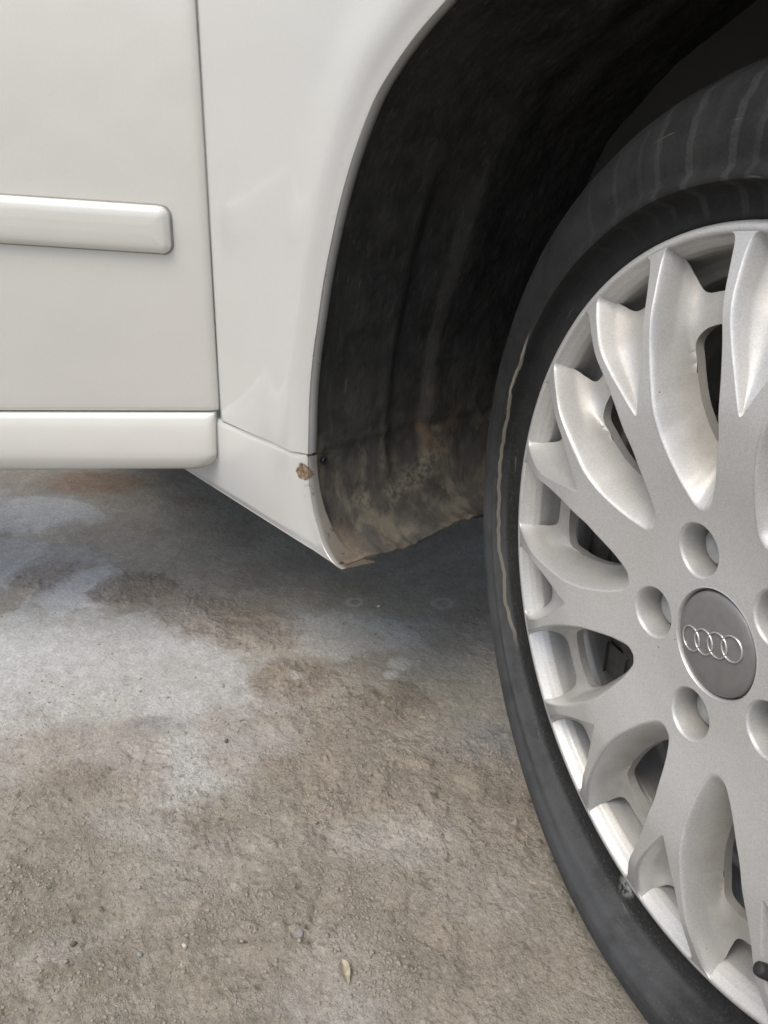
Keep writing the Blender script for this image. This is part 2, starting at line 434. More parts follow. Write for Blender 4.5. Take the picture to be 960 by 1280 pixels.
H_r = [.104, .1055, .108, .111, .115, .120, .125, .14, .155, .165, .170, .174, .177, .179, .180]
H_h = [0, 1.6, 2.8, 3.8, 4.8, 5.7, 6.3, 7.3, 7.7, 7.5, 7.2, 6.5, 5.3, 3.6, 0]
def dense(x, y, n=420):
    # monotone cubic through the table, so that outlines have no corners
    x = np.array(x, float); y = np.array(y, float); h = np.diff(x); dl = np.diff(y) / h; m = np.zeros_like(x)
    for i in range(1, len(x) - 1):
        if dl[i - 1] * dl[i] > 0:
            w1, w2 = 2 * h[i] + h[i - 1], h[i] + 2 * h[i - 1]; m[i] = (w1 + w2) / (w1 / dl[i - 1] + w2 / dl[i])
    m[0], m[-1] = dl[0], dl[-1]
    q = np.unique(np.concatenate([x[0] + (x[-1] - x[0]) * np.linspace(0, 1, n) ** 1.5, x])); i = np.clip(np.searchsorted(x, q, side='right') - 1, 0, len(x) - 2)
    t = (q - x[i]) / h[i]
    return q, (2 * t**3 - 3 * t**2 + 1) * y[i] + (t**3 - 2 * t**2 + t) * h[i] * m[i] + (-2 * t**3 + 3 * t**2) * y[i + 1] + (t**3 - t**2) * h[i] * m[i + 1]
A_r, A_h = dense(A_r, A_h); T_r, T_h = dense(T_r, T_h); B_r, B_h = dense(B_r, B_h); H_r, H_h = dense(H_r, H_h)
hA = lambda r: np.where(r < A_r[0], (np.asarray(r) - A_r[0]) * 2600, np.interp(r, A_r, A_h))
hT = lambda r: np.where(r < T_r[0], (np.asarray(r) - T_r[0]) * 600, np.interp(r, T_r, T_h))
hB = lambda r: np.where(r < B_r[0], -5, np.interp(r, B_r, B_h))
hH = lambda r: np.where((r < H_r[0]) | (r > H_r[-1]), -5, np.interp(r, H_r, H_h))
DW = .027
def t_floor(r): return np.interp(r, [.139, .146, .155, .17, .19, .21, .23], [.0015, .0045, .0085, .0135, .0195, .023, .025])
def r_out(d): return np.interp(d, [0, .003, .008, .013, .018, .023, .027, .04], [.2271, .2267, .2247, .2212, .2155, .2070, .1975, .168])

def build_rim():
    V, F, DEEP = [], [], []
    def put(v, f, deep):
        b = len(V); V.extend(v); F.extend([tuple(i + b for i in q) for q in f]); DEEP.extend(deep)
    W_C = [9.3, 45.3]; T_C = [27.2, 63.2]                 # degrees from the bolt hole, two of each in a fifth of the wheel
    LR, LRAD = .0547, .0168
    # all sheets are made in (r, theta deg, o) and only then turned into space
    def sheet(R, TH, O, g, deep):
        P = np.stack([R, TH, O], -1); nu, nv = R.shape
        idx = np.arange(nu * nv).reshape(nu, nv)
        Q = np.stack([idx[:-1, :-1], idx[1:, :-1], idx[1:, 1:], idx[:-1, 1:]], -1).reshape(-1, 4)
        v = [tuple(x) + (float(q),) for x, q in zip(P.reshape(-1, 3), np.broadcast_to(deep, R.shape).ravel())]
        f = [tuple(q) for q in Q]
        if g is not None:
            v, f = clip_faces(v, f, list(np.asarray(g).ravel()))
        put([x[:3] for x in v], f, [x[3] for x in v])
    # A: the face
    rs = np.concatenate([np.arange(.0332, R_FACE - .0004, .00115), [R_FACE]]); ts = np.arange(0, 72.01, .4)
    R, TH = np.meshgrid(rs, ts, indexing='ij')
    g = np.full(R.shape, -1.0)
    for c in W_C + [W_C[0] + 72, W_C[1] - 72]: g = np.maximum(g, (hA(R) - np.abs(TH - c)) * np.pi / 180 * R)
    for c in T_C + [T_C[1] - 72, T_C[0] + 72]: g = np.maximum(g, (hT(R) - np.abs(TH - c)) * np.pi / 180 * R)
    for c in (0, 72):
        dd = np.sqrt(R * R + LR * LR - 2 * R * LR * np.cos(np.radians(TH - c))); g = np.maximum(g, LRAD - dd)
    sheet(R, TH, face_o(R), g, 0.0)
    # B: walls of the big windows and of the small triangles
    def loft(c, ar, ah, mapr, bh, depth, n, under):
        q = np.linspace(0, 1, n) ** 2.0
        ra = ar[0] + (ar[-1] - ar[0]) * q
        ha = np.interp(ra, ar, ah); rb = mapr(ra); hb = bh(rb)
        RA = np.concatenate([ra[::-1], ra[1:]]); HA = np.concatenate([-ha[::-1], ha[1:]])
        RB = np.concatenate([rb[::-1], rb[1:]]); HB = np.concatenate([-hb[::-1], hb[1:]])
        ax, ay = RA * np.cos(np.radians(HA)), RA * np.sin(np.radians(HA)); bx, by = RB * np.cos(np.radians(HB)), RB * np.sin(np.radians(HB))
        L = np.hypot(bx - ax, by - ay) + 1e-6; D = depth(RB)
        rows = []
        cx = np.minimum(.0016, .35 * L)                     # rounded lip, then the drafted wall, then a soft foot
        for t in np.linspace(0, 1, 5):
            ex = 2 * t * (1 - t) * cx + t * t * (cx + (L - cx) * .10); d = t * t * D * .10
            rows.append((ex - .0002 * (t == 0), d + .00015 * (t == 0)))
        for t in np.linspace(.2, 1, 9):
            rows.append((cx + (L - cx) * t, D * t))
        if under:
            rows += [(L + .0004, D + .0012), (L + .0002, D + .0035), (L - .0015, D + .009)]
        Rr, Tt, Oo, Gg, Dp = [], [], [], [], []
        for ex, d in rows:
            x = ax + (bx - ax) / L * ex; y = ay + (by - ay) / L * ex
            s_ = np.sign(HA); y = np.where(s_ * y < 0, 0, y)
            r = np.hypot(x, y); th = np.degrees(np.arctan2(y, x))
            Rr.append(r); Tt.append(th + c); Oo.append(face_o(r) - d); Gg.append(r - r_out(np.minimum(d, DW))); Dp.append(np.clip(d / .02, 0, 1))
        sheet(np.array(Rr), np.array(Tt), np.array(Oo), np.array(Gg), np.array(Dp))
    mw_x, mw_y = dense([.0774, .085, .10, .125, .155, .17, .229], [.104, .1065, .118, .137, .155, .17, .229])
    mapW = lambda r: np.interp(r, mw_x, mw_y) if True else np.interp(r, [.0774, .085, .10, .125, .155, .17, .229], [.104, .1065, .119, .137, .155, .17, .229])
    mapT = lambda r: np.interp(r, [.1385, .145, .16, .229], [.1455, .150, .162, .229])
    hTB = lambda r: np.maximum(np.interp(r, [.1455, .15, .16, .17, .185, .2, .229], [0, 1.5, 3.1, 4.5, 5.9, 6.5, 5.2]), 0)
    kk = int(np.searchsorted(A_r, .155)) + 1
    def lip(e, slope):
        c_ = .0020
        return np.where(e < c_, slope * e * e / (2 * c_), slope * (e - c_ / 2))
    def d_window(r, thl):
        # depth of the big window's wall and bowl outside r = .155
        ha = np.interp(r, A_r, A_h); hb = np.interp(r, B_r, B_h); k_ = np.pi / 180 * r
        e = np.maximum(ha - np.abs(thl), 0) * k_; w = sstep(.158, .186, r)
        L = (ha - hb) * k_; cx = np.minimum(.0016, .35 * L); e1 = cx + .1 * (L - cx)
        a_ = e1 - 2 * cx; t_ = np.where(np.abs(a_) < 1e-7, e / (2 * cx), (-cx + np.sqrt(np.maximum(cx * cx + a_ * e, 0))) / np.where(np.abs(a_) < 1e-7, 1, a_))
        d0 = np.where(e < e1, .1 * DW * np.clip(t_, 0, 1) ** 2, DW * np.clip((e - cx) / (L - cx), 0, 1))
        Lw = ha * k_; t = np.clip(e / Lw, 0, 1)
        d1 = np.minimum(DW * (1 - (1 - t) ** 6.0), lip(e, DW * 6.0 / Lw))
        return np.where(e <= 0, -1.0, d0 * (1 - w) + d1 * w)
    def d_tri(r, thl):
        ht = np.interp(r, T_r, T_h); k_ = np.pi / 180 * r; e = np.maximum(ht - np.abs(thl), 0) * k_
        D = t_floor(r); Lw = np.minimum(np.maximum(ht * k_, 1e-4), .024); t = np.clip(e / Lw, 0, 1)
        d = D * (1 - (1 - t) ** 3.6)
        return np.where((e <= 0) | (r < T_r[0]), -1.0, np.minimum(d, lip(e, D * 3.6 / Lw)))
    S_ = np.concatenate([-1 + .16 * np.linspace(0, 1, 15)[:-1] ** 1.3, np.linspace(-.84, .84, 67), 1 - .16 * np.linspace(1, 0, 15)[1:] ** 1.3])
    for c in W_C:
        loft(c, A_r[:kk], A_h[:kk], mapW, hB, lambda r: np.full(r.shape, DW), 110, False)
        r = np.concatenate([np.linspace(.1549, .19, 48), np.linspace(.19, .2272, 50)[1:]]); R, S = np.meshgrid(r, S_, indexing='ij')
        TH = S * np.interp(R, A_r, A_h); d = np.maximum(d_window(R, TH), 0)
        gh = (hH(R) - np.abs(TH)) * np.pi / 180 * R
        sheet(R, TH + c, face_o(R) - d, np.maximum(gh, R - r_out(d)), np.clip(d / .024, 0, 1) * .9)
        # thickness: outer rim of the bowl and edge of the hole
        k = np.linspace(-6.9, 6.9, 60); rr = .1975
        d0 = d_window(np.full(k.shape, rr), k); ok = np.abs(k) < 5.9
        R = np.stack([np.full(k.shape, rr) - q for q in (.0002, .0012, .005)]); TH = np.stack([k] * 3); O = face_o(R) - d0 - np.array([0, .003, .011])[:, None]
        sheet(R[:, ok], TH[:, ok] + c, O[:, ok], None, 1.0)
        hr = np.concatenate([.104 + .056 * np.linspace(0, 1, 70)[:-1] ** 2, .160 + .020 * (1 - np.linspace(1, 0, 70) ** 2)]); th1 = np.interp(hr, H_r, H_h)
        RR = np.concatenate([hr, hr[::-1]]); TT = np.concatenate([th1, -th1[::-1]])
        dep_ = np.where(RR < .155, DW, np.maximum(d_window(RR, TT), 0))
        R = np.stack([RR] * 4); TH = np.stack([TT] * 4); O = face_o(RR) - dep_ - np.array([0, .0012, .003, .006])[:, None]
        sheet(R, TH + c, O, None, 1.0)
    for c in T_C:
        r = np.concatenate([np.linspace(T_r[0], .150, 22), np.linspace(.150, .2272, 80)[1:]]); R, S = np.meshgrid(r, S_, indexing='ij')
        TH = S * np.interp(R, T_r, T_h); d = np.maximum(d_tri(R, TH), 0)
        sheet(R, TH + c, face_o(R) - d, R - r_out(d), np.clip(d / .024, 0, 1) * .7)
    # C: outer ends of the arms, a cone that leans away from the barrel
    ds = np.linspace(0.0, DW, 14); ts = np.arange(0, 72.01, .4); Dd, TH = np.meshgrid(ds, ts, indexing='ij'); R = r_out(Dd) - .0002
    g = np.full(R.shape, -1.0)
    for c in W_C + [W_C[0] + 72, W_C[1] - 72]: g = np.maximum(g, d_window(R, TH - c) - Dd)
    for c in T_C + [T_C[1] - 72, T_C[0] + 72]: g = np.maximum(g, d_tri(R, TH - c) - Dd)
    sheet(R, TH, face_o(R) - Dd, g, np.clip(Dd / .02, 0, 1))
    # D: bolt pocket
    a = np.linspace(0, 2 * np.pi, 65)
    prof = [(LRAD + .0002, .0001), (LRAD - .0004, .0003), (LRAD - .0010, .0011), (LRAD - .0014, .0025), (LRAD - .0022, .010), (LRAD - .0028, .022), (LRAD - .0034, .030), (.006, .031), (.0001, .031)]
    Rr, Tt, Oo, Dp = [], [], [], []
    for rad, d in prof:
        x = LR + rad * np.cos(a); y = rad * np.sin(a)
        Rr.append(np.hypot(x, y)); Tt.append(np.degrees(np.arctan2(y, x))); Oo.append(face_o(np.hypot(x, y)) - d); Dp.append(np.full(a.shape, min(1, d / .015)))
    sheet(np.array(Rr), np.array(Tt), np.array(Oo), None, np.array(Dp))
    V5, F5, D5 = [], [], []
    base = np.array(V)
    for k in range(5):
        b = len(V) * k
        V5.append(wpt(base[:, 0], np.radians(base[:, 1] + 72 * k), base[:, 2])); F5 += [tuple(i + b for i in q) for q in F]; D5 += DEEP
    V5 = np.concatenate(V5)
    # E: flange and barrel, turned
    pf = [(.2322, -.016), (.2321, -.009), (.2319, -.0050), (.2312, -.0026), (.2303, -.0016), (.2285, -.0011), (R_FACE, -.0012), (.2260, -.0022), (.2248, -.0046), (.2232, -.0068), (.2206, -.0098), (.2188, -.0145),
          (.2182, -.020), (.2178, -.027), (.2165, -.033), (.2128, -.0385), (.2085, -.0425), (.2070, -.048), (.2062, -.060), (.2050, -.066), (.2010, -.071), (.1990, -.078), (.1985, -.105), (.2000, -.112),
          (.2120, -.124), (.2200, -.132), (.2210, -.165), (.2260, -.172), (.2330, -.176), (.2370, -.178)]
    pr = np.array([x[0] for x in pf]); po = np.array([x[1] for x in pf])
    tt = np.concatenate([[0], np.cumsum(np.hypot(np.diff(pr), np.diff(po)))]); t2 = np.unique(np.concatenate([np.linspace(0, tt[-1], 90), tt]))
    pr, po = np.interp(t2, tt, pr), np.interp(t2, tt, po)
    ang = np.linspace(0, 2 * np.pi, 361)[:-1]
    R, TH = np.meshgrid(pr, ang, indexing='xy'); O = np.broadcast_to(po, R.shape)
    P = wpt(R, TH, O); nu, nv = R.shape; b = len(V5); idx = np.arange(nu * nv).reshape(nu, nv) + b
    for i in range(nu):
        k = (i + 1) % nu
        for j in range(nv - 1): F5.append((idx[i, j], idx[i, j + 1], idx[k, j + 1], idx[k, j]))
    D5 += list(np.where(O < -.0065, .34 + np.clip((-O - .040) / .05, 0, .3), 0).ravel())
    V5 = np.concatenate([V5, P.reshape(-1, 3)])
    return V5, F5, D5

car = empty('car', (0, 0, 0))
tag(car, 'pearl white car with its door ajar, wheel turned and dirty wheel arch open', 'car')
wheel = empty('wheel', (0, 0, 0)); wheel.parent = car

v, f, deep = build_rim()
rim = mesh_obj('rim', v, f, RIM, wheel, True, 50)
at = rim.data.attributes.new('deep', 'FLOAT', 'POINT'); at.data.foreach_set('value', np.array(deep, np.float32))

# centre cap: shallow dome in a chamfered seat
ang = np.linspace(0, 2 * np.pi, 121)[:-1]
def lathe(g, prof, o0=0.0, n=120):
    a = np.linspace(0, 2 * np.pi, n + 1)[:-1]
    pr = np.array(prof); R, TH = np.meshgrid(pr[:, 0], a, indexing='xy'); O = np.broadcast_to(pr[:, 1] + o0, R.shape)
    g.grid(wpt(R, TH, O), close_u=True)
fo = float(face_o(.0332))
g = Geo(); lathe(g, [(.0001, fo + .0016), (.010, fo + .0014), (.020, fo + .0009), (.027, fo + .0002), (.0296, fo - .0005), (.0307, fo - .0012), (.0311, fo - .0022), (.0311, fo - .008)])
cap = g.obj('centre_cap', CAPGREY, wheel, True, 60)
g = Geo(); lathe(g, [(.0340, fo + .0000), (.0332, fo + .0002), (.0326, fo - .0006), (.0322, fo - .003), (.0320, fo - .009), (.031, fo - .009)])
g.obj('cap_seat', RIM, wheel, True, 60)
# four interlinked rings on the cap
def wheel_plane(px, o):
    p = on_plane(px, WH + W_N * o, W_N); d = p - WH
    return float(d @ W_R), float(d @ W_U)
e0 = wheel_plane((786 + 335 / 4.267, 633 + 702 / 4.267), fo + .001); e1 = wheel_plane((786 + 553 / 4.267, 633 + 760 / 4.267), fo + .001)
g = Geo(); rr = .00735
RINGPTS = [np.array(e0) + (np.array(e1) - np.array(e0)) * k / 3 for k in range(4)]
sep = np.linalg.norm(np.array(e1) - np.array(e0)) / 3
rr = sep * .66
for k, cpt in enumerate(RINGPTS):
    A = np.linspace(0, 2 * np.pi, 49)[:-1]; B = np.linspace(0, 2 * np.pi, 9)[:-1]
    AA, BB = np.meshgrid(A, B, indexing='ij')
    rad = rr + .00062 * np.cos(BB); x = cpt[0] + rad * np.cos(AA); y = cpt[1] + rad * np.sin(AA)
    rc = np.hypot(x, y)
    o = np.interp(rc, [0, .010, .020, .027, .03], [fo + .0016, fo + .0014, fo + .0009, fo + .0002, fo - .0006]) + .0008 * np.sin(BB) + .00035 + .00003 * k
    P = WH + x[..., None] * W_R + y[..., None] * W_U + o[..., None] * W_N
    P = np.concatenate([P, P[:, :1]], 1); g.grid(P, close_u=True)
g.obj('emblem', EMBLEM, wheel)

# bolt covers
for k in range(5):
    c = math.radians(72 * k); base_o = float(face_o(.0547)) - .031
    g = Geo(); pr = [(.0118, 0), (.0118, .0140), (.0113, .0165), (.0095, .0180), (.0045, .0185), (.0001, .0186)]
    A = np.linspace(0, 2 * np.pi, 25)[:-1]; P = []
    for rad, h in pr:
        hexf = 1 - .045 * (np.cos(6 * A) > 0) if h < .015 else 1.0
        x = .0547 + rad * np.cos(A) * hexf; y = rad * np.sin(A) * hexf
        P.append(wpt(np.hypot(x, y), np.arctan2(y, x) + c, np.full(A.shape, base_o + h)))
    g.grid(np.array(P).transpose(1, 0, 2), close_u=True)
    g.obj('bolt_cover', COVER, wheel, True, 50)

# tyre
def build_tyre():
    prof = [(.2305, -.0105), (.2322, -.0066), (.2345, -.0050), (.2390, -.0050), (.2435, -.0044), (.2475, -.0022), (.2492, .0010), (.2503, .0060), (.2512, .0082), (.2530, .0088), (.2560, .0080), (.2585, .0070), (.2640, .0072), (.2700, .0070), (.2760, .0056),
            (.2820, .0030), (.2880, -.0008), (.2930, -.0045), (.2975, -.0110), (.3015, -.0190), (.3050, -.0280), (.3080, -.0380), (.3105, -.0480), (.3115, -.0500), (.3060, -.0510), (.3055, -.0580), (.3120, -.0590), (.3140, -.0800),
            (.3145, -.0870), (.3080, -.0880), (.3080, -.0950), (.3145, -.0960), (.3145, -.1150), (.3080, -.1160), (.3080, -.1230), (.3145, -.1240), (.3135, -.1500), (.3060, -.1700), (.2980, -.1950), (.2850, -.2130), (.2680, -.2200),
            (.2500, -.2150), (.2400, -.1950), (.2345, -.1800)]
    pr = np.array(prof); hi_ = pr[:, 0] > .280; pr[hi_, 0] = .280 + (pr[hi_, 0] - .280) * 1.28
    d = np.concatenate([[0], np.cumsum(np.hypot(*np.diff(pr, axis=0).T))])
    t = np.unique(np.concatenate([np.linspace(0, d[-1], 110), d])); R0 = np.interp(t, d, pr[:, 0]); O0 = np.interp(t, d, pr[:, 1])
    n = 720; a = np.linspace(0, 2 * np.pi, n + 1)[:-1]
    A, R = np.meshgrid(a, R0, indexing='ij'); O = np.broadcast_to(O0, R.shape)
    T = np.broadcast_to(t, R.shape)
    # cross grooves on the shoulder
    ph = (A * 60 / (2 * np.pi) + (O + .02) * 9) % 1.0
    cut = sstep(0.0, .06, ph) * (1 - sstep(.20, .26, ph))
    sh = sstep(-.017, -.026, O) * (1 - sstep(-.046, -.049, O)) + sstep(-.060, -.062, O) * (1 - sstep(-.080, -.084, O)) * .8
    R = R - .0052 * cut * sh
    R = R + .0005 * vnoise(A * 9, T * 60, 44, 2)
    down = np.exp(-(((np.degrees(A + PHASE) - 180 + 180) % 360 - 180) / 48.0) ** 2)     # loaded: the sidewall bulges over the contact patch
    side = sstep(.246, .265, R) * (1 - sstep(-.03, -.08, O))
    O = O - .0028 * sstep(.252, .262, R) + .0160 * down * side
    R = R + .004 * down * sstep(.25, .30, R)
    P = wpt(R, A, O)
    P[..., 2] = np.maximum(P[..., 2], .0005)
    g = Geo(); g.grid(P, close_u=True, flip=True)
    # rubber
    M = Mat('tyre_rubber'); uv = M.coord('UV'); X = M.sep(uv); P_ = M.pos()
    # u = turn about the axis (0..1, 0 = straight up), v = distance from the bead in metres
    n = M.noise(P_, 40, 5, .65); n2 = M.noise(P_, 300, 3, .6)
    c = M.mix(M.ramp(n, .3, .7), (0.011, 0.0112, 0.0112), (0.019, 0.0193, 0.019))
    uvn = M.mapping(uv, scale=(60, 6, 1)); st = M.ramp(M.noise(uvn, 1.0, 3, .6), .56, .74)
    c = M.mix(M.math('MULTIPLY', st, .06), c, (0.10, 0.102, 0.10))
    c = M.mix(M.math('MULTIPLY', M.math('MULTIPLY', M.ramp(X[1], .020, .024), M.ramp(X[1], .085, .070)), M.math('MULTIPLY', M.ramp(n, .25, .6, .35, .75), M.math('MULTIPLY', M.ramp(X[0], .80, .70), M.ramp(X[0], .44, .5)))), c, (0.070, 0.074, 0.077))  # dusty film; the light caught by the lower sidewall is painted in as well
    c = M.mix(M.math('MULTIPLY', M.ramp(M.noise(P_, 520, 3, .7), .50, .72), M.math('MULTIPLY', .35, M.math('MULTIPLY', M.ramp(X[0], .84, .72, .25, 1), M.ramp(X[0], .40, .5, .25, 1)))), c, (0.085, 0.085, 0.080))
    shm = M.math('MULTIPLY', M.ramp(X[1], .070, .082), M.ramp(M.noise(P_, 95, 5, .7), .46, .60))
    c = M.mix(M.math('MULTIPLY', M.math('MULTIPLY', shm, M.math('MULTIPLY', M.ramp(X[0], .44, .5), M.ramp(X[0], .82, .72))), .6), c, (0.125, 0.108, 0.082))
    # dried rivulets running down the upper sidewall
    wob = M.math('MULTIPLY', M.math('SUBTRACT', M.noise(M.mapping(uv, scale=(0.0, 55, 1)), 1.0, 3, .5), .5), .006)
    for u0, wd, v0, v1, am in DRIPS:
        dd = M.math('ABSOLUTE', M.math('SUBTRACT', M.math('ADD', X[0], wob), u0))
        m = M.math('MULTIPLY', M.ramp(dd, wd * .5, wd, 1, 0), M.math('MULTIPLY', M.ramp(X[1], v0, v0 + .006), M.ramp(X[1], v1 - .012, v1, 1, 0)))
        m = M.math('MULTIPLY', m, M.ramp(n2, .25, .55, .35, 1.0))
        c = M.mix(M.math('MULTIPLY', m, am * .36), c, (0.070, 0.073, 0.070))
    # tan water mark round the rear of the sidewall
    wob2 = M.math('MULTIPLY', M.math('SUBTRACT', M.noise(M.mapping(uv, scale=(34, 0, 1)), 1.0, 3, .6), .5), .012)
    vv = M.math('ADD', X[1], wob2)
    lin = M.math('ADD', M.math('MULTIPLY', M.math('SUBTRACT', X[0], .74), MARK_K), MARK_V)
    dd = M.math('ABSOLUTE', M.math('SUBTRACT', vv, lin))
    m = M.math('MULTIPLY', M.ramp(dd, .0009, .0017, 1, 0), M.math('MULTIPLY', M.ramp(X[0], MARK_U0, MARK_U0 + .02), M.ramp(X[0], MARK_U1 - .015, MARK_U1, 1, 0)))
    c = M.mix(M.math('MULTIPLY', m, .8), c, (0.19, 0.178, 0.145))
    sc = M.near(wpt(.2380, SCUFF - PHASE, -.002), .004, .0105, None)
    c = M.mix(M.math('MULTIPLY', M.math('MULTIPLY', sc, M.ramp(M.noise(P_, 130, 4, .65), .38, .58)), .8), c, (0.33, 0.34, 0.32))
    scr = M.ramp(M.noise(M.mapping(uv, scale=(40, 260, 1), rot=(0, 0, .5)), 1.0, 2, .5), .70, .74)
    c = M.mix(M.math('MULTIPLY', scr, .25), c, (0.16, 0.16, 0.155))
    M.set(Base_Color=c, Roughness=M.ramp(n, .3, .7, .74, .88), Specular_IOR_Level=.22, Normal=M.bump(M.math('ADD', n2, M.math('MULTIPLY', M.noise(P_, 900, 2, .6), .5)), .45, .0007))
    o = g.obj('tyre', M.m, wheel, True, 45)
    uvl = o.data.uv_layers.new(name='UVMap')
    li = np.zeros(len(o.data.loops), np.int32); o.data.loops.foreach_get('vertex_index', li)
    nv = R.shape[1]; ai = li // nv; vi = li % nv
    u = ((np.degrees(a + PHASE) % 360) / 360)[ai]
    # fix the seam
    u4 = u.reshape(-1, 4); hi = u4.max(1, keepdims=True); lo_ = (hi - u4) > .5; u4 = np.where(lo_, u4 + 1, u4); u = u4.ravel()
    uvl.data.foreach_set('uv', np.stack([u, t[vi]], -1).ravel().astype(np.float32))
    return o
def wheel_ang(px, o=.006):
    x, y = wheel_plane(px, o); return math.atan2(x, y), math.hypot(x, y)
def wu(px, o=.004): return (math.degrees(wheel_ang(px, o)[0]) % 360) / 360
DRIPS = [(wu((795, 200)), .0016, .012, .10, .30), (wu((832, 240), .0), .0018, .010, .10, .55), (wu((872, 250), .0), .0022, .006, .10, .70), (wu((922, 250), .0), .0022, .004, .10, .75), (wu((772, 260)), .0015, .012, .09, .35), (wu((742, 290)), .0013, .015, .09, .3),
         (wu((950, 240), .0), .0018, .004, .10, .5)]
MARK_U0, MARK_U1 = wu((632, 820)), wu((668, 400)); MARK_K, MARK_V = 0.05, .0285
SCUFF = wheel_ang((771, 1130), -.002)[0]
tyre = build_tyre()

# valve stem
va, vr = wheel_ang((949, 1211), .015)
ax = wpt(np.array(vr), np.array(va - PHASE), np.array(.015)); d_r = (ax - WH) - W_N * ((ax - WH) @ W_N); d_r /= np.linalg.norm(d_r)
dirv = W_N * .80 - d_r * .60; dirv /= np.linalg.norm(dirv); s1 = np.cross(dirv, W_U); s1 /= np.linalg.norm(s1); s2 = np.cross(dirv, s1)
g = Geo(); A = np.linspace(0, 2 * np.pi, 25)[:-1]; P = []
for rad, h in ((.0001, .0015), (.0030, .0015), (.0039, .0008), (.0042, -.001), (.0042, -.009), (.0036, -.0095), (.0034, -.020), (.0055, -.03), (.006, -.034)):
    kn = 1 + .05 * (np.cos(12 * A) > 0) * (-.009 <= h <= -.001)
    P.append(ax + dirv * h + (rad * kn * np.cos(A))[:, None] * s1 + (rad * kn * np.sin(A))[:, None] * s2)
g.grid(np.array(P).transpose(1, 0, 2), close_u=True, flip=True); g.obj('valve_stem', BLACK, wheel, True, 50)

# brake behind the spokes
g = Geo(); lathe(g, [(.030, -.045), (.078, -.045), (.080, -.047), (.080, -.066), (.083, -.068), (.142, -.068), (.1435, -.070), (.1435, -.090), (.142, -.092), (.08, -.092)]); g.obj('brake_disc', DISC, wheel, True, 40)
g = Geo(); lathe(g, [(.05, -.115), (.150, -.112), (.172, -.108), (.174, -.112), (.06, -.125)]); g.obj('dust_shield', UNDER, car, True, 40)
def caliper():
    g = Geo(); A = np.radians(np.linspace(-136, -96, 20))
    for (r0, r1, o0, o1) in ((.108, .158, -.064, -.036), (.148, .178, -.128, -.040)):
        ring = [(r0, o1 - .004), (r0 + .004, o1), (r1 - .004, o1), (r1, o1 - .004), (r1, o0 + .004), (r1 - .004, o0), (r0 + .004, o0), (r0, o0 + .004), (r0, o1 - .004)]
        P = np.array([wpt([q[0] for q in ring], a - PHASE, [q[1] for q in ring]) for a in A]); g.grid(P)
        for end in (0, -1):
            b = len(g.v); g.v.extend(map(tuple, P[end][:-1])); g.f.append(tuple(range(b, b + 8)) if end else tuple(range(b + 7, b - 1, -1)))
    for aa in (-100, -130):                                              # carrier lugs with their bolts
        p = wpt(np.array(.168), np.array(math.radians(aa) - PHASE), np.array(-.050)); g.box(p, W_N * .013, W_R * .012, W_U * .010, .003)
    return g.obj('brake_caliper', IRON, car, True, 35)
caliper()

# ------------------------------------------------------------------ wing, arch liner, sill trim
ARC_C = np.array([0.0082, 0.3367])
ARCH_PX = [(385, 568), (386, 545), (388, 480), (398, 400), (415, 300), (437, 210), (470, 120), (520, 45), (560, 0)]
pts = np.array([on_body(q)[[0, 2]] for q in ARCH_PX])
pa = np.unwrap(np.arctan2(pts[:, 1] - ARC_C[1], pts[:, 0] - ARC_C[0]) % (2 * np.pi)); prd = np.hypot(*(pts - ARC_C).T)
order = np.argsort(pa); pa, prd = pa[order], prd[order]
arc_r = smooth_table([-.5, 1.6, float(pa[0]) - .25] + list(map(float, pa)), [.391, .391, .391] + list(map(float, prd)), .06, -.5, float(pa[-1]))
A_END = float(pa[-1])
arch_a = np.concatenate([np.linspace(A_END, 2.0, 110), np.linspace(2.0, -.12, 60)[1:]])
arch_xz = ARC_C + arc_r(arch_a)[:, None] * np.stack([np.cos(arch_a), np.sin(arch_a)], -1)
X_REAR, Z_TOP, X_FRONT = float(on_body((275, 515))[0]) - .0040, .93, .52
SEAM_A = on_body((275, 525)); SEAM_B = on_body((385, 568))

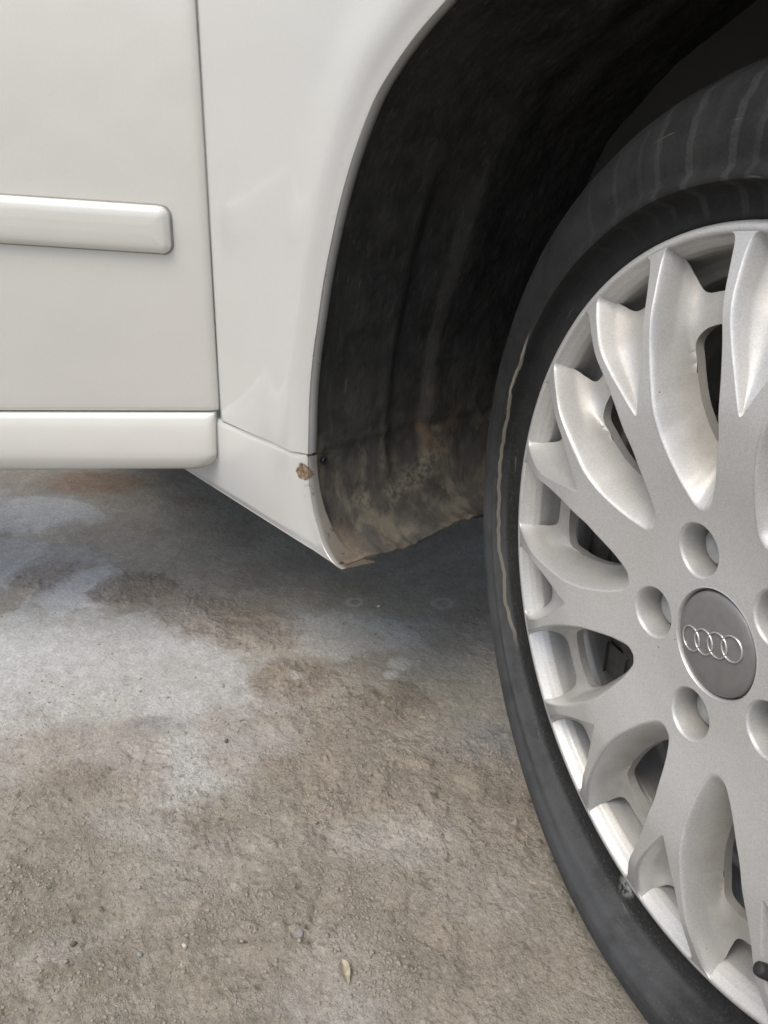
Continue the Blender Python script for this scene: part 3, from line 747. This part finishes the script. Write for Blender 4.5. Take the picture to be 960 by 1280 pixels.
def build_wing():
    outer = []
    for k, a in enumerate(arch_a):
        d = np.array([math.cos(a), math.sin(a)]); tx = (X_REAR - ARC_C[0]) / d[0] if d[0] < -1e-6 else 1e9
        tz = (Z_TOP - ARC_C[1]) / d[1] if d[1] > 1e-6 else 1e9; tf = (X_FRONT - ARC_C[0]) / d[0] if d[0] > 1e-6 else 1e9
        outer.append(ARC_C + d * min(tx, tz, tf))
    outer = np.array(outer)
    w = np.exp(-(arch_a[0] - arch_a) / .10); outer[:, 1] += (SEAM_A[2] + .0011 - outer[0, 1]) * w
    outer[:, 0] = np.maximum(outer[:, 0], X_REAR)
    s = np.concatenate([np.linspace(0, .035, 7), np.linspace(.05, 1, 40)])
    rows = []
    edge = []
    # flange turned inward along the arch
    for dy, dr in ((.0095, .0010), (.0082, .0003), (.0050, .0), (.0020, .0), (.0007, .0004)):
        p = ARC_C + (arc_r(arch_a) + dr)[:, None] * np.stack([np.cos(arch_a), np.sin(arch_a)], -1)
        rows.append(np.stack([p[:, 0], np.full(len(p), YB + dy), p[:, 1]], -1)); edge.append(np.full(len(p), {.0095: 1.0, .0082: .7}.get(dy, .22)))
    for q in s:
        qq = q + .0016
        p = arch_xz + (outer - arch_xz) * min(qq, 1)
        dist = np.hypot(*(p - arch_xz).T)
        y = YB - .0010 * (1 - np.exp(-dist / .004)) - .0038 * sstep(.004, .020, dist) * (1 - sstep(.020, .060, dist)) - .0022 * np.sin(np.pi * min(qq, 1)) * (dist > 0)
        y = y + .0035 * sstep(.010, .0, p[:, 0] - X_REAR)                 # soft edge towards the door gap
        rows.append(np.stack([p[:, 0], y, p[:, 1]], -1)); edge.append(np.exp(-dist / .006) * .2)
    # turn under along the seam is given by the thickness rows below
    R = np.array(rows)
    g = Geo(); g.grid(R, flip=True)
    # rear return into the door gap
    rr = R[-1]; g.grid(np.array([rr, rr + [-.0008, .003, 0], rr + [-.001, .02, 0]]), flip=True)
    # lower return at the seam
    lo = R[5:, 0]; g.grid(np.array([lo, lo + [0, .0012, -.0006], lo + [0, .005, -.0006]]))
    o = g.obj('front_wing', PAINT_EDGE, car, True, 40)
    e = np.zeros(len(o.data.vertices), np.float32); ee = np.array(edge).ravel(); e[:len(ee)] = ee
    at = o.data.attributes.new('edge', 'FLOAT', 'POINT'); at.data.foreach_set('value', e)
    return o
build_wing()
TRIM_PX = [(384, 571), (384, 585), (385.5, 603), (388, 622), (392, 643), (397.5, 663), (403, 681), (410, 695), (418, 706), (427, 712)]
trim_edge = np.array([on_body(q)[[0, 2]] for q in TRIM_PX])
tt = np.linspace(0, 1, len(trim_edge)); t2 = np.linspace(0, 1, 50)
trim_edge = np.stack([smooth_table(list(tt), list(trim_edge[:, k]), .08)(t2) for k in (0, 1)], -1)
BOT_A = on_body((235, 590))

def build_trim():
    # one grid: along the wheel-side edge, then back along the sill under the door
    n = len(trim_edge); back = 60; xr = -1.75
    rows = []; edge = []
    bot_slope = (BOT_A[2] - trim_edge[-1, 1]) / (BOT_A[0] - trim_edge[-1, 0])
    seam_slope = (SEAM_A[2] - SEAM_B[2]) / (SEAM_A[0] - SEAM_B[0])
    k = np.linspace(0, 1, n)
    # wheel-side return
    for dy in (.0096, .0092, .0086, .0055, .0020, .0006):
        wv = 1 + 2.4 * k ** 3 if dy > .007 else np.ones(n)
        rows.append(np.stack([trim_edge[:, 0] + (.0008 + .005 * k ** 2 * (dy > .0065) if dy > .003 else 0.0), YB + dy * wv, trim_edge[:, 1]], -1)); edge.append((.72 + .28 * k) * (1.0 if dy > .004 else .5))
    for q in np.concatenate([np.linspace(0.0008, .03, 5), np.linspace(.045, 1, back) ** 1.7]):
        # target column at the far rear
        zt = SEAM_A[2] - .0012 + seam_slope * (max(xr, -.60) - SEAM_A[0]) * .2; zb = BOT_A[2] - .002
        x = trim_edge[:, 0] + (xr - trim_edge[:, 0]) * q
        top = SEAM_B[2] - .0012 + seam_slope * np.maximum(x - SEAM_B[0], -.16); botz = trim_edge[-1, 1] + bot_slope * np.maximum(x - trim_edge[-1, 0], -.30)
        z0 = trim_edge[:, 1]
        frac = (trim_edge[0, 1] - z0) / (trim_edge[0, 1] - z0[-1])
        zl = top + (botz - top) * frac
        bl = sstep(0, .05, q); z = z0 * (1 - bl) + zl * bl
        dist = np.abs(x - trim_edge[:, 0])
        y = YB - .0010 * (1 - np.exp(-dist / .004)) + .0022 * sstep(.88, 1, frac) * (1 - np.exp(-dist / .01)) - .0030 * np.sin(np.pi * frac) * sstep(0, .05, dist)
        y = y - .0038 * sstep(.004, .020, dist) * (1 - sstep(.020, .060, dist)) * np.clip(1 - frac * 1.4, 0, 1) + .0010 * sstep(.06, .0, frac) * sstep(0, .01, dist)
        rows.append(np.stack([x, y, z], -1)); edge.append(np.exp(-dist / .008) * .55 * (0.3 + .7 * k))
    R = np.array(rows); g = Geo(); g.grid(R, flip=True)
    b = R[:, -1]; b = b[16:]; g.grid(np.array([b, b + [0, .003, -.0012], b + [0, .012, -.0012], b + [0, .016, .004]]), flip=True)
    t = R[6:, 0]; g.grid(np.array([t, t + [0, .0012, .0006], t + [0, .005, .0006]]))
    o = g.obj('sill_trim', PAINT_EDGE, car, True, 40)
    e = np.zeros(len(o.data.vertices), np.float32); ee = np.array(edge).ravel(); e[:len(ee)] = ee
    at = o.data.attributes.new('edge', 'FLOAT', 'POINT'); at.data.foreach_set('value', e)
    return o
build_trim()

def build_liner():
    low = trim_edge[::-1]                                             # bottom tip up to the seam
    low = low[:-1]
    n_low = len(low)
    up_ = ARC_C + (arc_r(arch_a) + .0035)[:, None] * np.stack([np.cos(arch_a), np.sin(arch_a)], -1)
    low = low + np.stack([np.full(n_low, -.0040), np.full(n_low, .001)], -1)
    curve = np.concatenate([low, up_])
    seg = np.concatenate([[0], np.cumsum(np.hypot(*np.diff(curve, axis=0).T))])
    # even spacing, finer in the visible rear half
    t = np.concatenate([np.linspace(0, .62, 190), np.linspace(.62, seg[-1], 70)[1:]])
    cx = np.interp(t, seg, curve[:, 0]); cz = np.interp(t, seg, curve[:, 1])
    nx = np.gradient(cz, t); nz = -np.gradient(cx, t); ln = np.hypot(nx, nz); nx, nz = nx / ln, nz / ln   # towards the wheel
    ys = np.linspace(YB + .0078, .245, 92)
    T, Y = np.meshgrid(t, ys, indexing='ij')
    dep = sstep(.012, .04, Y - ys[0])
    d = .0015 * vnoise(T * 26, Y * 26, 61, 3) + .0003 * vnoise(T * 12, Y * 95, 62, 3) + .0007 * vnoise(T * 150, Y * 150, 63, 2)
    d = d + .007 * np.exp(-((Y - .12) / .03) ** 2) * sstep(.18, .3, T) + .010 * sstep(.14, .17, Y) * sstep(.36, .42, T) - .006 * sstep(.06, .075, Y) * sstep(.115, .105, Y) * sstep(.05, .08, T) * sstep(.40, .30, T)
    d = d * dep
    ragged = np.minimum(.007 * vnoise(ys * 17, ys * 0 + 3.3, 64, 2, .6) + .005 * np.sign(vnoise(ys * 60, ys * 0 + 1.3, 65, 1)) * np.abs(vnoise(ys * 70, ys * 0 + 7.3, 66, 2)), .006)
    ZB = sstep(.035, .0, T) * ragged[None, :] * dep
    # the shell curls out of sight above: bottom edge droops and is torn
    PX = cx[:, None] + nx[:, None] * d; PZ = cz[:, None] + nz[:, None] * d + ZB
    P = np.stack([PX, Y + 0 * PX, PZ], -1)
    g = Geo(); g.grid(P, flip=False)
    def hit(px):
        # where the line of sight of a pixel meets the shell
        yy = np.linspace(YB + .014, .24, 300); q = np.array([on_body(px, y) for y in yy])
        i_ = [int(np.argmin(np.abs(cz - p[2]) + 10 * (t > .6))) for p in q]
        dd_ = np.array([p[0] - cx[i] for p, i in zip(q, i_)]); k_ = int(np.argmin(np.abs(dd_))); return q[k_], i_[k_]
    back = P[0]; nb_ = np.array([nx[0], 0, nz[0]]); g.grid(np.array([back, back - nb_ * .0015, back - nb_ * .003]), flip=True)
    M = Mat('dirty_arch_liner'); Pp = M.pos(); S = M.sep(Pp)
    n = M.noise(Pp, 30, 5, .65); sv = M.noise(M.mapping(Pp, scale=(110, 220, 34)), 1.0, 6, .7); n2 = M.noise(Pp, 200, 4, .65)
    c = M.mix(M.ramp(n, .3, .7), (0.021, 0.0200, 0.0185), (0.040, 0.038, 0.035))
    c = M.mix(M.math('MULTIPLY', M.ramp(sv, .48, .70), .75), c, (0.062, 0.059, 0.053))
    c = M.mix(M.math('MULTIPLY', M.ramp(M.noise(M.mapping(Pp, scale=(150, 300, 26), loc=(2, 3, 1)), 1.0, 2, .5), .70, .76), .5), c, (0.14, 0.135, 0.12))
    lowm = M.ramp(S[2], .225, .42, 1, 0)
    c = M.mix(M.math('MULTIPLY', lowm, M.ramp(n, .30, .62, .25, .85)), c, (0.085, 0.079, 0.068))
    q1 = M.noise(M.mapping(Pp, scale=(1, 1, .6), loc=(.3, 0, 0)), 34, 5, .6, .4)
    band = M.math('MULTIPLY', M.ramp(S[2], .19, .24), M.ramp(S[2], .275, .36, 1, 0))
    c = M.mix(M.math('MULTIPLY', M.math('MULTIPLY', band, M.ramp(q1, .47, .62)), .85), c, M.mix(n2, (0.10, 0.085, 0.060), (0.20, 0.178, 0.135)))
    rustm = M.math('MULTIPLY', M.near(hit((540, 530))[0], .012, .05), M.ramp(q1, .42, .60))
    c = M.mix(M.math('MULTIPLY', rustm, .6), c, (0.115, 0.062, 0.034))
    for px, r in (((515, 598), .020), ((535, 578), .018), ((550, 560), .016), ((492, 612), .016), ((452, 622), .014), ((545, 540), .012)):
        c = M.mix(M.math('MULTIPLY', M.math('MULTIPLY', M.near(hit(px)[0], r * .4, r), M.ramp(n2, .35, .6)), .75), c, (0.17, 0.150, 0.108))
    tipm = M.math('MULTIPLY', M.ramp(S[1], YB + .012, YB + .045, 1, 0), M.ramp(S[2], .230, .246, 1, 0))
    c = M.mix(M.math('MULTIPLY', tipm, M.ramp(n2, .3, .6, .5, .95)), c, M.mix(n, (0.115, 0.085, 0.06), (0.22, 0.175, 0.13)))
    M.set(Base_Color=c, Roughness=M.ramp(n, .3, .7, .62, .85), Specular_IOR_Level=.3, Normal=M.bump(M.math('ADD', n2, M.math('MULTIPLY', sv, .5)), .6, .0012))
    o = g.obj('wheel_arch_liner', M.m, car, True)
    # screws in the lower corner
    for px, r in (((404, 577), .0032),):
        p, ii = hit(px); p = np.array([cx[ii] + nx[ii] * .002, p[1], cz[ii] + nz[ii] * .002])
        gg = Geo(); A = np.linspace(0, 2 * np.pi, 21)[:-1]; nrm = np.array([nx[ii], 0, nz[ii]]); e1 = np.array([0, 1.0, 0]); e2 = np.cross(nrm, e1)
        gg.grid(np.array([[p + nrm * h + e1 * (rad * math.cos(a)) + e2 * (rad * math.sin(a)) for rad, h in ((r, -.003), (r, .0008), (r * .75, .0016), (r * .45, .0014), (r * .4, -.0005), (.0001, -.0005))] for a in A]), close_u=True)
        gg.obj('screw', BLACK, o, True, 40)
    # inner closing panel
    return o
liner = build_liner()
g = Geo(); g.grid(np.array([[(x, .246 + .004 * math.sin(x * 30), z) for z in np.linspace(.27, .95, 12)] for x in np.linspace(-.44, .55, 20)]), flip=True); g.obj('inner_wing', UNDER, car)
g = Geo(); g.box((-1.14, .60, .235), (.68, 0, 0), (0, .50, 0), (0, 0, .012), .004); g.obj('underbody', UNDER, car, True, 35)
g = Geo(); g.box((.0, .55, .945), (.54, 0, 0), (0, .57, 0), (0, 0, .012), .006); g.obj('bonnet', PAINT, car, True, 35)
# dark sill structure behind the trim, where the door has swung away
g = Geo(); g.box((-1.13, .09, .245), (.60, 0, 0), (0, .06, 0), (0, 0, .045), .01); g.obj('inner_sill', PAINT, car, True, 35)
g = Geo(); g.box((-.50, .12, .60), (.028, 0, 0), (0, .12, 0), (0, 0, .31), .006); g.obj('door_pillar', PAINT, car, True, 35)

# ------------------------------------------------------------------ door, open about fifty degrees
AL = math.radians(50)
DG = on_body((275, 515)); DG[2] = 0
TILT = lambda s, z: -.033 * min(max(s, 0), .45) * float(sstep(.42, .31, z))
D_S = np.array([-math.cos(AL), -math.sin(AL), 0]); D_N = np.array([math.sin(AL), -math.cos(AL), 0])
def dpt(s, n, z): return DG + D_S * s + D_N * n + np.array([0, 0, z])
door = empty('door', (0, 0, 0)); door.parent = car
def build_door():
    z0, z1 = .2992, .93
    zs = np.concatenate([[z0 + .0, z0 + .0, z0 + .0006, z0 + .002, z0 + .005], np.linspace(z0 + .015, z1, 34)])
    nz = np.concatenate([[-.02, -.003, -.0012, -.0003, 0], np.zeros(34)])
    ss = np.concatenate([[.0012, .0012, .0016, .0028, .0052, .009, .015], np.linspace(.03, 1.06, 60)])
    ns = np.concatenate([[-.03, -.0058, -.0036, -.0018, -.0006, -.0001, 0], np.zeros(60)])
    P = []
    for s, a in zip(ss, ns):
        P.append([dpt(s, a + b - .010 * ((z - .45) / .35) ** 2 * (1 if z > .45 else .35), z + TILT(s, z)) for z, b in zip(zs, nz)])
    P = np.array(P); g = Geo(); g.grid(P, flip=True)
    B = P.copy(); 
    inner = np.array([[dpt(s, -.055, z) for z in (z0, z1)] for s in (.02, 1.06)]); g.grid(inner)
    g.grid(np.array([[dpt(.0012, -.03, z), dpt(.02, -.055, z)] for z in (z0, z1)]))
    g.grid(np.array([[dpt(.0012, -.02, z0), dpt(.02, -.055, z0)], [dpt(1.06, -.02, z0), dpt(1.06, -.055, z0)]]))
    return g.obj('door_skin', PAINT, door, True, 50)
build_door()
def rounded_strip(name, s0, s1, zb, zt, rad, prof, mat):
    """pillow strip on the door: rounded front end, profile = (inset, height)"""
    def outline(ins):
        r = max(rad - ins, .0008); a0, a1 = s0 + ins, s1
        L = []
        for a in np.linspace(0, math.pi / 2, 9): L.append((a0 + r - r * math.cos(a) if False else a0 + r * (1 - math.cos(a)), zt(a0) - ins - r + r * math.sin(a)))
        for s in np.linspace(a0 + r + .002, a1, 40): L.append((s, zt(s) - ins))
        for s in np.linspace(a1, a0 + r + .002, 40): L.append((s, zb(s) + ins))
        for a in np.linspace(math.pi / 2, 0, 9): L.append((a0 + r * (1 - math.cos(a)), zb(a0) + ins + r - r * math.sin(a)))
        return L
    P = np.array([[dpt(s, h, z) for s, z in outline(ins)] for ins, h in prof])
    g = Geo(); g.grid(P.transpose(1, 0, 2), close_u=True)
    b = len(g.v); last = P[-1]; n = len(last)
    g.v.extend(map(tuple, last)); h = n // 2
    for k in range(h - 1): g.f.append((b + k, b + k + 1, b + n - 2 - k, b + n - 1 - k))
    return g.obj(name, mat, door, True, 50)
zt = lambda s: .4900 + .038 * (s - .064); zb = lambda s: .4480 + .035 * (s - .042)
rounded_strip('side_molding', .0345, 1.0, zb, zt, .009, [(-.0002, -.002), (0, .0024), (.0004, .0042), (.0014, .0060), (.0032, .0074), (.0062, .0083), (.0105, .0088), (.0170, .0090)], PAINT)
rounded_strip('molding_shade_line', .0328, 1.0, lambda s: zb(s) - .0012, lambda s: zt(s) + .0012, .0100, [(0, -.004), (.0, .0007), (.0008, .0012), (.005, .0012)], GROOVE_SHADE)  # thin strip added round the molding, its groove's shade put into the colour
def build_skirt():
    prof = [(-.02, .2912), (-.004, .2912), (-.0008, .2910), (.0006, .2904), (.0020, .2890), (.0034, .2850), (.0052, .2770), (.0068, .2680), (.0080, .2590), (.0085, .2530), (.0081, .2495), (.0066, .2455), (.0040, .2415), (-.0005, .2380), (-.007, .2350), (-.02, .2325), (-.05, .2325)]
    ss = np.concatenate([[.0045, .0045, .0050, .0062, .0085, .013, .018, .023], np.linspace(.03, 1.05, 40)])
    inn = np.concatenate([[-.045, -.010, -.0045, -.002, -.0006, 0, 0, 0], np.zeros(40)])
    P = []
    for s, q in zip(ss, inn):
        k = min(1, max(0, (s - .0045) / .026))
        P.append([dpt(s, n + (q if n > -.019 else 0) , z + .0068 - .0058 * float(sstep(.285, .245, z)) + TILT(s, .29) * float(sstep(.235, .275, z)) + (.012 * (1 - k) ** 2 * float(sstep(.262, .238, z))) - .045 * max(0, s - .02) * sstep(.26, .235, z) * (s < .4) - .017 * (s >= .4) * sstep(.26, .235, z)) for n, z in prof])
    g = Geo(); g.grid(np.array(P), flip=False); o = g.obj('door_skirt', PAINT, door, True, 60)
build_skirt()
g = Geo(); g.box(dpt(.53, -.024, .288), D_S * .52, D_N * .008, np.array([0, 0, .006]), .001); g.obj('door_gap_backing', BLACK, door, True, 35)  # black backing strip added so the gap under the door reads dark

# ------------------------------------------------------------------ small things on the floor
def build_leaf():
    a, b = on_ground((428, 1199)), on_ground((436, 1231)); c = (a + b) / 2; ax = (b - a); L = np.linalg.norm(ax); ax /= L; sd = np.array([-ax[1], ax[0], 0])
    P = []
    for t in np.linspace(0, 1, 17):
        w = .30 * L * (math.sin(math.pi * min(1, t ** .85)) ** .8 + .01) * .62
        row = []
        for q in np.linspace(-1, 1, 9):
            h = .0012 + .0042 * abs(q) ** 1.4 * math.sin(math.pi * t) + .0012 * math.sin(7 * t + q) * .3 + .002 * t * (1 - t)
            row.append(a + ax * (t * L) + sd * (q * w * (1.0 if q < 0 else .8)) + np.array([0, 0, h]))
        P.append(row)
    P = np.array(P); P[..., 2] += gz(c[0], c[1])
    g = Geo(); g.grid(P); g.grid(P - np.array([0, 0, .0004]), flip=True)
    M = Mat('dry_leaf'); Pp = M.coord('Object'); n = M.noise(Pp, 160, 4, .6)
    M.set(Base_Color=M.mix(M.ramp(n, .35, .65), (0.27, 0.235, 0.165), (0.43, 0.39, 0.30)), Roughness=.7)
    o = g.obj('dry_leaf', M.m); tag(o, 'small curled dry tan leaf lying alone on the floor below the wheel', 'leaf')
build_leaf()

def stone_mat(name, c0, c1):
    M = Mat(name); n = M.noise(M.coord('Object'), 300, 4, .6); M.set(Base_Color=M.mix(n, c0, c1), Roughness=.85); return M.m
S_DARK = stone_mat('dark_stone', (0.045, 0.045, 0.04), (0.12, 0.115, 0.10)); S_GREY = stone_mat('grey_stone', (0.16, 0.16, 0.155), (0.30, 0.295, 0.28))
S_PALE = stone_mat('pale_stone', (0.38, 0.35, 0.30), (0.55, 0.52, 0.47)); S_CRUMB = stone_mat('earth_crumbs', (0.19, 0.165, 0.13), (0.33, 0.30, 0.25))
def pebble(px, size, flat, mat, label, seed):
    p = on_ground(px); r = np.random.default_rng(seed); bm = bmesh.new(); bmesh.ops.create_icosphere(bm, subdivisions=2, radius=1)
    ang_ = r.random() * 3
    for v in bm.verts:
        k = 1 + .22 * (r.random() - .5) + .25 * math.sin(v.co.x * 2.3 + seed) * math.cos(v.co.y * 2.1)
        x, y, z = v.co.x * k * size * 1.25, v.co.y * k * size * .85, v.co.z * k * size * flat
        v.co = (p[0] + x * math.cos(ang_) - y * math.sin(ang_), p[1] + x * math.sin(ang_) + y * math.cos(ang_), gz(p[0], p[1]) + size * flat * .55 + z)
    bm.verts.index_update(); V = [tuple(v.co) for v in bm.verts]; F = [[v.index for v in f.verts] for f in bm.faces]; bm.free()
    o = mesh_obj('pebble', V, F, mat); tag(o, label, 'pebble', 'small stones on the floor')
pebble((92, 1182), .0024, .7, S_DARK, 'dark rounded pebble at lower left on a greyish dirt patch', 1)
pebble((175, 1194), .0022, .7, S_GREY, 'small grey pebble near the bottom left, right of a dark one', 2)
pebble((231, 1184), .0019, .7, S_PALE, 'tiny cream white stone in the dirt at lower left', 3)
pebble((374, 1163), .0036, .22, S_GREY, 'flat pale chip on the dirt, left above the curled leaf', 4)
pebble((283, 926), .0021, .6, S_DARK, 'tiny black stone on the edge of the pale concrete patch', 5)
pebble((473, 756), .0022, .7, S_PALE, 'tiny whitish speck of stone in the shade below the sill', 6)

def build_grit():
    r = np.random.default_rng(12); V, F = [], []
    bm = bmesh.new(); bmesh.ops.create_icosphere(bm, subdivisions=1, radius=1); bm.verts.index_update()
    bv = np.array([tuple(v.co) for v in bm.verts]); bf = [[v.index for v in f.verts] for f in bm.faces]; bm.free()
    N = 60000
    qx = r.uniform(-60, 900, N); qy = r.uniform(680, 1320, N)
    d = np.stack([(qx - 480) / FPX, (qy - 640) / FPX, np.ones(N)], -1) @ M_C2W.T
    pg = CAM + d * (-CAM[2] / d[:, 2])[:, None]
    cl = vnoise(pg[:, 0] * 16, pg[:, 1] * 16, 77, 3)
    keep = (r.random(N) < .08 + .92 * sstep(800, 1030, qy)) & (r.random(N) < .12 + 1.1 * np.maximum(0, cl)) & (np.hypot(pg[:, 0], pg[:, 1]) > .16)
    pg = pg[keep][:8000]
    for p in pg:
        s = .0003 + .0013 * r.random() ** 4.0 + .0004 * r.random()
        sc = s * (0.7 + .6 * r.random(3)); sc[2] *= .75
        a = r.random() * 6.28; k = 1 + .45 * (r.random(len(bv)) - .5)
        w = bv * k[:, None] * sc; x = w[:, 0] * math.cos(a) - w[:, 1] * math.sin(a); y = w[:, 0] * math.sin(a) + w[:, 1] * math.cos(a)
        b = len(V); V.extend(np.stack([x + p[0], y + p[1], w[:, 2] + gz(p[0], p[1]) + s * .15], -1)); F.extend([[i + b for i in f] for f in bf])
    o = mesh_obj('grit', V, F, S_CRUMB); tag(o, 'loose earth crumbs and grit scattered over the floor', None, None, 'stuff')
build_grit()
